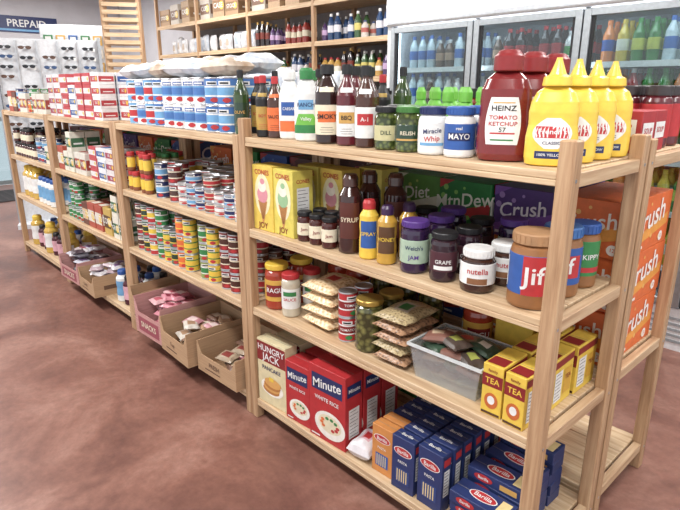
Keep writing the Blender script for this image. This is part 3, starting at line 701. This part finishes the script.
bagp = [standbag(.2, .3, BAGP, None, 1), standbag(.2, .3, BAGP, mat('#b9a898', .5), 2), standbag(.2, .28, BAGB, mat('#a8b8cc', .5), 3)]
b = MB(); rnd = random.Random(3)
for i in range(11):
    for j in range(2): b.merge(bagp[rnd.randrange(3)], T(-1.62-.22*i, .58+.15*j, Z1+.001, rnd.uniform(-6, 6), rnd.uniform(.9, 1.03)))
b.obj('chip_bags')
redjar = jar(.045, .2, MAR, mat('#3a3436', .3), Rr, (.16, .7), [], .16, seg=20); whj = jar(.045, .19, mat('#8a2a20', .2), BLACK, mat('#a8202a', .4), (.16, .6), [], .2, seg=20)
rows('salsa_jars', [redjar, whj], -.85, -.01, .73, .93, Z1+Z_, .1, .1, 1, .15, full=True)
rbox = carton(.13, .1, .125, mat('#b02830', .45), lambda b, F: (rect(b, F, -.05, .05, .05, .1, WHITE, 1), ftext(b, F, 'SOUP', 0, .075, .03, Rr, 3)), lambda b, F: (rect(b, F, -.04, .04, .04, .09, WHITE, 1), ftext(b, F, 'SOUP', 0, .065, .024, Rr, 3)))
rows('soup_mix_boxes', [rbox], -.42, -.005, .51, .73, Z1+Z_, .134, .107, 1, .13, rot=0, rj=2, full=True)
rows('lime_soda_bottles', [lime], -.95, -.44, .5, .7, Z1+Z_, .08, .09, 1, .15)

# ---------------------------------------------------------------- glass door cooler
CY = 2.2; cw = mat('#e8eaec', .35); dkf = mat('#3a3f44', .4, .3)
b = MB(); L = -2.58; W = .77; N = 5; Rx = L+.04+N*W+.04
b.box(L, Rx, CY+.0, CY+.75, 0, .26, cw); b.box(L, Rx, CY-.03, CY+.75, 1.96, 2.34, cw, ch=.01)
b.box(L, L+.04, CY, CY+.75, .26, 1.96, cw); b.box(Rx-.04, Rx, CY, CY+.75, .26, 1.96, cw); b.box(L, Rx, CY+.7, CY+.75, .26, 1.96, mat('#b4bec4', .6))
b.box(L+.02, Rx-.02, CY-.034, CY-.0305, 1.975, 2.0, STEEL)
for k in range(5):
    b.box(L+.1, Rx-.1, CY-.004, CY-.001, .05+.035*k, .065+.035*k, mat('#9aa0a4', .5))
EM = mat('#f0f6ff', .5, 0, 7.)
for k in range(N+1):
    x = L+.04+k*W; b.box(x-.012, x+.012, CY+.03, CY+.06, .26, 1.96, dkf)
    b.box(x-.01, x+.01, CY+.08, CY+.1, .3, 1.93, EM)
b.box(L+.06, Rx-.06, CY+.05, CY+.08, 1.93, 1.95, EM)
for z in (.45, .78, 1.08, 1.36, 1.64): b.box(L+.05, Rx-.05, CY+.14, CY+.66, z-.012, z, mat('#c2c8cc', .4, .4)); b.box(L+.05, Rx-.05, CY+.132, CY+.139, z-.02, z+.015, WHITE)
cooler = b.obj('glass_door_cooler')
for k in range(N):
    x0 = L+.045+k*W; x1 = x0+W-.01; d = MB(); t = .042
    fm = mat('#aeb4b8', .3, .7)
    for (a, c, e, g) in ((x0, x0+t, .27, 1.95), (x1-t, x1, .27, 1.95), (x0+t, x1-t, .27, .27+t), (x0+t, x1-t, 1.95-t, 1.95)): d.box(a, c, CY-.02, CY+.02, e, g, fm, ch=.003)
    for (a, c, e, g) in ((x0+t, x0+t+.02, .27+t, 1.95-t), (x1-t-.02, x1-t, .27+t, 1.95-t)): d.box(a, c, CY-.005, CY+.015, e, g, BLACK)
    d.box(x0+t, x1-t, CY, CY+.006, .27+t, 1.95-t, GLASS)
    hx = x0+.02; d.box(hx-.01, hx+.014, CY-.065, CY-.045, .95, 1.5, BLACK, ch=.004); d.box(hx-.006, hx+.01, CY-.046, CY-.02, .97, 1.0, BLACK); d.box(hx-.006, hx+.01, CY-.046, CY-.02, 1.45, 1.48, BLACK)
    o = d.obj('cooler_door'); o.parent = cooler
def sodab(c, cap, lab, h=.24, r=.034):
    C = mat(c, .12, coat=.5); P = [(r*.8, 0, C), (r, .006, C), (r, h*.3, C), (r*1.01, h*.301, mat(lab, .4)), (r*1.01, h*.56, mat(lab, .4)), (r, h*.561, C), (r*.95, h*.68, C), (r*.5, h*.84, C), (r*.36, h*.9, C)]
    bb = MB(); bb.lathe(P, 14); K = mat(cap, .4); bb.lathe([(r*.42, h*.9, K), (r*.42, h, K), (r*.36, h, K)], 12); return bb
sb = [sodab('#2e8a2e', '#2a9a3a', '#d8e040'), sodab('#e8c818', '#e8c818', '#f4f4e0'), sodab('#b81e22', '#e8e8e8', '#f0d0d0'), sodab('#2a1410', '#c81e24', '#c81e24'), sodab('#f0882a', '#f08020', '#1f57b0'),
      sodab('#d8ecf4', '#3a78d0', '#3a78d0'), sodab('#e8e4e0', '#e8e8e8', '#40a040', .2), sodab('#6a4a30', '#eeeeee', '#c9a27e', .2)]
for k in range(N):
    x0 = L+.07+k*W; sel = [[7, 5, 6], [6, 0, 7, 3], [1, 0, 2, 5, 4, 1, 0], [0, 1, 2, 5], [3, 4]][k]
    m_ = MB(); rnd = random.Random(k+5)
    for z in (.45, .78, 1.08, 1.36, 1.64):
        for i in range(8):
            if rnd.random() < .08: continue
            q = sb[sel[rnd.randrange(len(sel))]]
            for j in range(3): m_.merge(q, T(x0+.05+.088*i, CY+.19+.1*j, z+.001, 0, 1.05))
    m_.obj('refrigerated_drink_bottles')
# ---------------------------------------------------------------- wall shelving (wood) left of cooler
b = MB(); WY = 2.4; xs = [-2.66, -3.74, -4.84, -5.94, -7.0]
for x in xs: b.box(x-.02, x+.02, WY, WY+.04, 0, 2.75, WOODZ, ch=.003); b.box(x-.02, x+.02, YB-.06, YB-.02, 0, 2.75, WOODZ)
LV = (.4, .8, 1.2, 1.6, 1.93, 2.29)
for z in LV:
    for a, c in zip(xs[1:], xs): b.box(a+.02, c-.02, WY+.005, YB-.05, z-.022, z, WOODX, ch=.002); b.box(a+.02, c-.02, WY, WY+.02, z-.045, z-.0225, WOODX)
b.box(xs[-1], xs[0], YB-.018, YB-.004, 0, 2.75, mat('#8f8a8c', .7))
b.obj('wooden_wall_shelf')
lowb = [sodab('#8a2a22', '#222222', '#d0c8b0', .22, .036), sodab('#b99040', '#a81e24', '#e0e0d0', .18, .04), sodab('#20406a', '#dddddd', '#d8d8e0', .24, .036), sodab('#2a2022', '#b9903a', '#7a2a1a', .26, .033), sodab('#c8c0b8', '#40507a', '#b05a50', .16, .04), sodab('#4a3060', '#222222', '#c0a0c8', .2, .036), sodab('#3a5a34', '#d0d0d0', '#d0c060', .23, .034)]
cbx = [rw('#ad8a66', '#8a6844', 'STOCK', .26, .3, .2), rw('#b89874', '#96704c', 'CASE', .22, .3, .26), rw('#c8c0b4', '#7a5a4a', 'CUPS', .24, .3, .24)]
for i in range(4):
    for li, z in enumerate(LV):
        m_ = MB(); rnd = random.Random(i*7+li)
        x = xs[i+1]+.08
        if li == 5:
            x += .07
            while x < xs[i]-.16:
                if rnd.random() < .85: m_.merge(cbx[rnd.randrange(3)], T(x, WY+.2, z+.001, rnd.uniform(-4, 4)))
                x += .29
            m_.obj('cardboard_boxes')
        elif i >= 2 and z > 1.9:
            while x < xs[i]-.12:
                m_.merge(bagp[rnd.randrange(3)], T(x+.06, WY+.15+rnd.uniform(0, .05), z+.001, rnd.uniform(-10, 10), rnd.uniform(.6, .75))); x += .17
            m_.obj('bagged_goods')
        else:
            q = lowb[rnd.randrange(7)]
            while x < xs[i]-.08:
                if rnd.random() < .55: q = lowb[rnd.randrange(7)]
                if rnd.random() > .12:
                    for j in range(2): m_.merge(q, T(x, WY+.09+.11*j, z+.001, 0, rnd.uniform(.85, 1.02)))
                x += .09
            m_.obj('shelved_bottles')

# ---------------------------------------------------------------- sunglasses display + slat rack + sign
b = MB(); pw = mat('#dfe3e8', .4); lens = mat('#1c1c24', .15); lens2 = mat('#5a3a2a', .2); lens3 = mat('#2a4a78', .2)
def shades(m, M, l):
    for s in (-1, 1):
        pts = [(s*.034+.028*math.cos(a*.5236), -.008, .02*math.sin(a*.5236)*(1 if math.sin(a*.5236) < 0 else .8)) for a in range(12)]
        pts2 = [(x, y-.005, z) for x, y, z in pts]
        fs = [tuple(range(12)), tuple(reversed(range(12, 24)))]+[(k, k+12, (k+1) % 12+12, (k+1) % 12) for k in range(12)]
        m.add(pts+pts2, fs, l, False, M)
        m.box(min(s*.06, s*.064), max(s*.06, s*.064), -.012, .05, .004, .009, l, M)
    m.box(-.01, .01, -.012, -.007, .004, .01, l, M)
b.box(-.5, .5, .0, .03, .95, 2.0, pw, ch=.004); b.box(-.53, -.5, -.06, .04, .05, 2.02, mat('#aab0b6', .4, .5)); b.box(.5, .53, -.06, .04, .05, 2.02, mat('#aab0b6', .4, .5)); b.box(-.53, .53, -.2, .24, 0, .05, pw); b.box(-.5, .5, .0, .02, .05, .95, pw)
rnd = random.Random(2)
for i in range(5):
    b.box(-.3+.2*i-.006, -.3+.2*i+.006, -.02, -.002, .97, 1.98, mat('#c4cad0', .4, .3)) if i < 4 else None
    for j in range(10):
        if rnd.random() < .14: continue
        M = T(-.4+.2*i+rnd.uniform(-.01, .01), -.05, 1.03+.098*j+rnd.uniform(-.006, .006), rnd.uniform(-8, 8)); shades(b, M, (lens, lens2, lens, lens3)[rnd.randrange(4)]); b.box(-.4+.2*i-.015, -.4+.2*i+.015, -.045, 0, 1.012+.098*j, 1.018+.098*j, STEEL)
        if rnd.random() < .6: b.box(-.4+.2*i+.045, -.4+.2*i+.07, -.06, -.058, 1.0+.098*j, 1.03+.098*j, WHITE)
b.obj('sunglasses_display', -6.15, .72, 0, 70)
b = MB()
for x in (-.22, .18): b.box(x, x+.04, 0, .03, 0, 2.75, WOODZ); b.box(x, x+.04, .25, .28, 0, 2.75, WOODZ)
for k in range(15): b.box(-.2, .2, -.015, 0, 1.5+.083*k, 1.545+.083*k, WOODX); b.box(-.18, .18, .0, .25, 1.5+.083*k, 1.515+.083*k, WOODX) if k % 3 == 0 else None
b.obj('wooden_slat_rack', -6.3, 1.62, 0, 60)
b = MB(); b.box(-.4, .4, 0, .03, 0, 2.3, pw, ch=.004)
for i in range(5):
    for j in range(6):
        c = ('#c24a4a', '#3a6aa8', '#e0d8c8', '#4a8a5a', '#222228', '#d8a84a')[(i*2+j*3) % 6]; b.box(-.36+.15*i, -.25+.15*i, -.02, -.001, 1.2+.17*j, 1.32+.17*j, mat(c, .4)); b.box(-.34+.15*i, -.27+.15*i, -.022, -.0201, 1.26+.17*j, 1.3+.17*j, WHITE)
b.box(-.42, .42, -.1, .2, 0, .04, pw); b.obj('hanging_merchandise_rack', -7.6, 1.5, 0, 65)
b = MB(); b.box(-.012, 0, -.45, .45, -.12, .12, NAVY); rect(b, Matrix(((0, 0, 1, .001), (1, 0, 0, 0), (0, 1, 0, 0), (0, 0, 0, 1))), -.42, .42, -.1, -.07, SKY, 1)
ftext(b, Matrix(((0, 0, 1, .001), (1, 0, 0, 0), (0, 1, 0, 0), (0, 0, 0, 1))), 'PREPAID', 0, .01, .15, WHITE); b.obj('wall_sign', XL+.014, 1.5, 2.45)

# ---------------------------------------------------------------- camera
cam = bpy.data.cameras.new('camera'); co = bpy.data.objects.new('camera', cam); scene.collection.objects.link(co)
cam.sensor_width = 36; cam.lens = 36*555/680; cam.clip_start = .02
co.location = (.62, -1.306, 1.5)
f = Vector((-.731*.9575, .682*.9575, -.288)); co.rotation_euler = f.to_track_quat('-Z', 'Y').to_euler()
scene.camera = co
